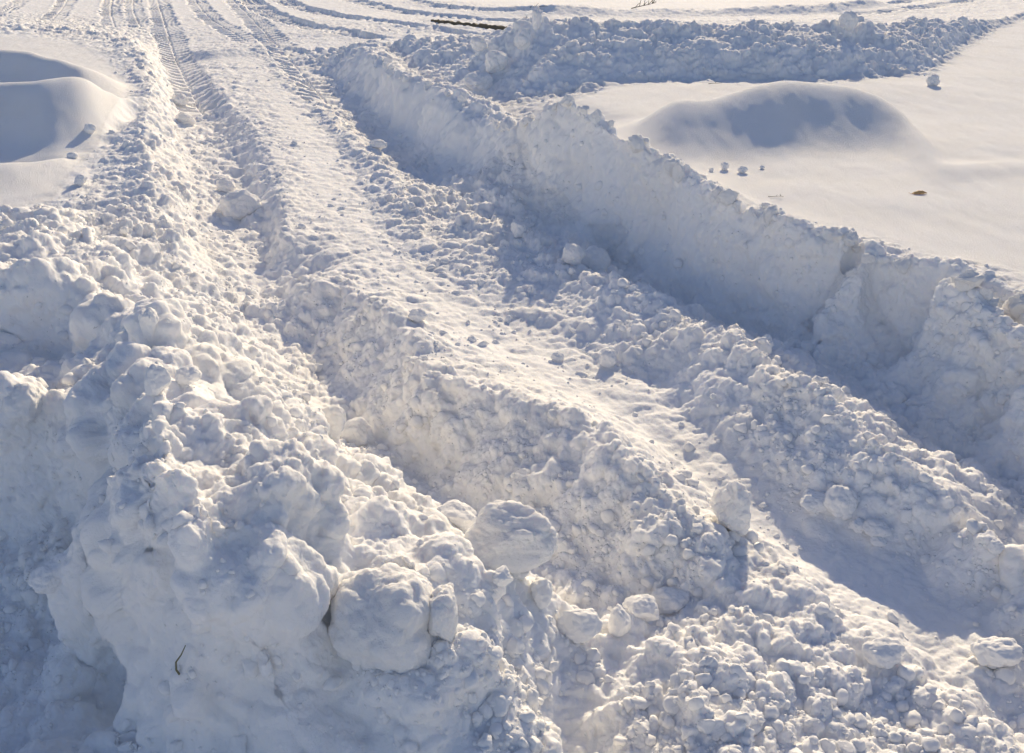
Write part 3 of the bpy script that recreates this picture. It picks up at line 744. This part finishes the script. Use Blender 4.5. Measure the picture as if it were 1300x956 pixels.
for i in range(12):
    for j in range(6): fs_.append((i * 7 + j, i * 7 + j + 1, (i + 1) * 7 + j + 1, (i + 1) * 7 + j))
leaf = mesh_obj('leaf', np.array(vs_), np.array(fs_), M_leaf, 'curled brown dry leaf lying on the smooth sunlit garden snow', 'leaf', 'thing')
leaf.location = (float(b[0]), float(b[1]), float(b[2]) + .004); leaf.rotation_euler = (0, 0, .15)
sol = leaf.modifiers.new('thickness', 'SOLIDIFY'); sol.thickness = .0012
sv, sf = tube([(-L, 0, .0), (-L - .012, .002, .004), (-L - .022, .0, .006)], [.0012, .001, .0008])
st = mesh_obj('stem', np.array(sv), np.array(sf), M_leaf); st.parent = leaf

def twig(px, py, lb, size, seed, branches=3, lift=.3):
    rg = random.Random(seed); b = surf(px, py); parts = []
    a0 = rg.uniform(-.5, .5)
    main = [(-size + 2 * size * t / 6 + 0, math.sin(t * 1.3 + seed) * size * .12, lift * size * (t / 6) * .5 + .004) for t in range(7)]
    parts.append(tube(main, [size * .04 * (1 - .1 * t) for t in range(7)]))
    for k in range(branches):
        i = rg.randint(1, 5); p = main[i]; dx, dy, dz_ = rg.uniform(-.3, .6) * size, rg.uniform(-.6, .6) * size, rg.uniform(.2, .8) * size * (lift + .2)
        parts.append(tube([p, (p[0] + dx * .5, p[1] + dy * .5, p[2] + dz_ * .6), (p[0] + dx, p[1] + dy, p[2] + dz_)], [size * .028, size * .02, size * .01]))
    v, f = merge(parts)
    o = mesh_obj('twig', v, f, M_bark, lb, 'twig', 'thing'); o.location = tuple(float(x) for x in b); o.rotation_euler = (0, 0, a0)
    return o
twig(983, 249, 'tiny dark twig on the garden snow just behind the cut wall', .045, 3, 3)
twig(906, 104, 'short dark twig on the snow behind the smooth mound', .07, 5, 1, .1)
twig(680, 88, 'dark bit of twig on the broad shaded bank', .03, 8, 1)
twig(815, 9, 'bare branching twig poking from the distant bank at the top', .28, 12, 9, .9)
twig(686, 7, 'small dark stick lying on the crest of the distant bank', .2, 13, 2, .3)
twig(299, 292, 'tiny upright twig in the left rut beside the large grey clod', .02, 14, 1, 2.)
twig(122, 420, 'tiny dark twig stub on the tall heap', .012, 15, 1, 1.)
g0 = surf(228, 850)
v, f = tube([(0, 0, -.02), (-.006, -.008, .01), (-.002, -.012, .035), (.012, -.012, .055), (.022, -.006, .075)], [.0022, .0024, .002, .0015, .001])
gs = mesh_obj('grass_blade', np.array(v), np.array(f), plain('dead_grass', (.16, .15, .08)), 'bent dead grass stalk sticking out low on the heap face', 'grass stalk', 'thing'); gs.location = tuple(float(x) for x in g0)

# strip of bare soil scraped open beside the far tracks: a thin ragged clod of earth
pa, pb = np.array(at(547, 27, .13)), np.array(at(650, 38, .13))
vs_, fs_ = [], []
n = 40; dv = (pb - pa); Ld = np.linalg.norm(dv); dv /= Ld; nv = np.array([-dv[1], dv[0]])
for i in range(n + 1):
    t = i / n; w = .05 + .06 * random.random(); w *= min(1, 6 * t + .1, 6 * (1 - t) + .1)
    for j in range(5):
        s = (j - 2) / 2; q = pa + dv * Ld * t + nv * s * w
        vs_.append((q[0], q[1], (.158 - .07 * s * s) + .035 * random.random()))
for i in range(n):
    for j in range(4): fs_.append((i * 5 + j, i * 5 + j + 1, (i + 1) * 5 + j + 1, (i + 1) * 5 + j))
mesh_obj('soil_clod', np.array(vs_), np.array(fs_), M_soil, 'long dark strip of turned-up soil beside the far tracks', 'soil', 'thing')

# ------------------------------------------------------------------ light, air, camera
w = bpy.data.worlds.new('World'); C.world = w; w.use_nodes = True
nt = w.node_tree; bg = nt.nodes['Background']; sky = nt.nodes.new('ShaderNodeTexSky')
sky.sky_type = 'NISHITA'; sky.sun_disc = False; sky.sun_elevation = SUN_EL; sky.sun_rotation = SUN_AZ
sky.air_density = 1.0; sky.dust_density = .6; sky.ozone_density = 1.2
tint = nt.nodes.new('ShaderNodeMixRGB'); tint.blend_type = 'MULTIPLY'; tint.inputs['Fac'].default_value = 1; tint.inputs['Color2'].default_value = (1.04, .96, 1.05, 1)
nt.links.new(sky.outputs['Color'], tint.inputs['Color1']); nt.links.new(tint.outputs['Color'], bg.inputs['Color']); bg.inputs['Strength'].default_value = .085
sl = bpy.data.lights.new('sun', 'SUN'); sl.energy = 3.55; sl.angle = math.radians(.6); sl.color = (1, .82, .54)
so = bpy.data.objects.new('sun', sl); C.collection.objects.link(so)
d = Vector((-math.sin(SUN_AZ) * math.cos(SUN_EL), -math.cos(SUN_AZ) * math.cos(SUN_EL), -math.sin(SUN_EL)))
so.rotation_euler = d.to_track_quat('-Z', 'Y').to_euler(); so.location = (8, 12, 8)
cd = bpy.data.cameras.new('camera'); co = bpy.data.objects.new('camera', cd); C.collection.objects.link(co)
cd.sensor_fit = 'HORIZONTAL'; cd.sensor_width = 36; cd.lens = 36 * FPX / 1300; cd.clip_start = .05; cd.clip_end = 2000
co.location = (0, 0, CAM_H); co.rotation_euler = (math.pi / 2 - PITCH, 0, 0)
C.camera = co
C.view_settings.view_transform = 'Standard'; C.view_settings.look = 'None'; C.view_settings.gamma = 1
C.view_settings.exposure = .5
C.render.engine = 'CYCLES'
C.cycles.use_denoising = True
C.cycles.max_bounces = 12; C.cycles.diffuse_bounces = 10
print('done', round(time.time() - T0, 1))
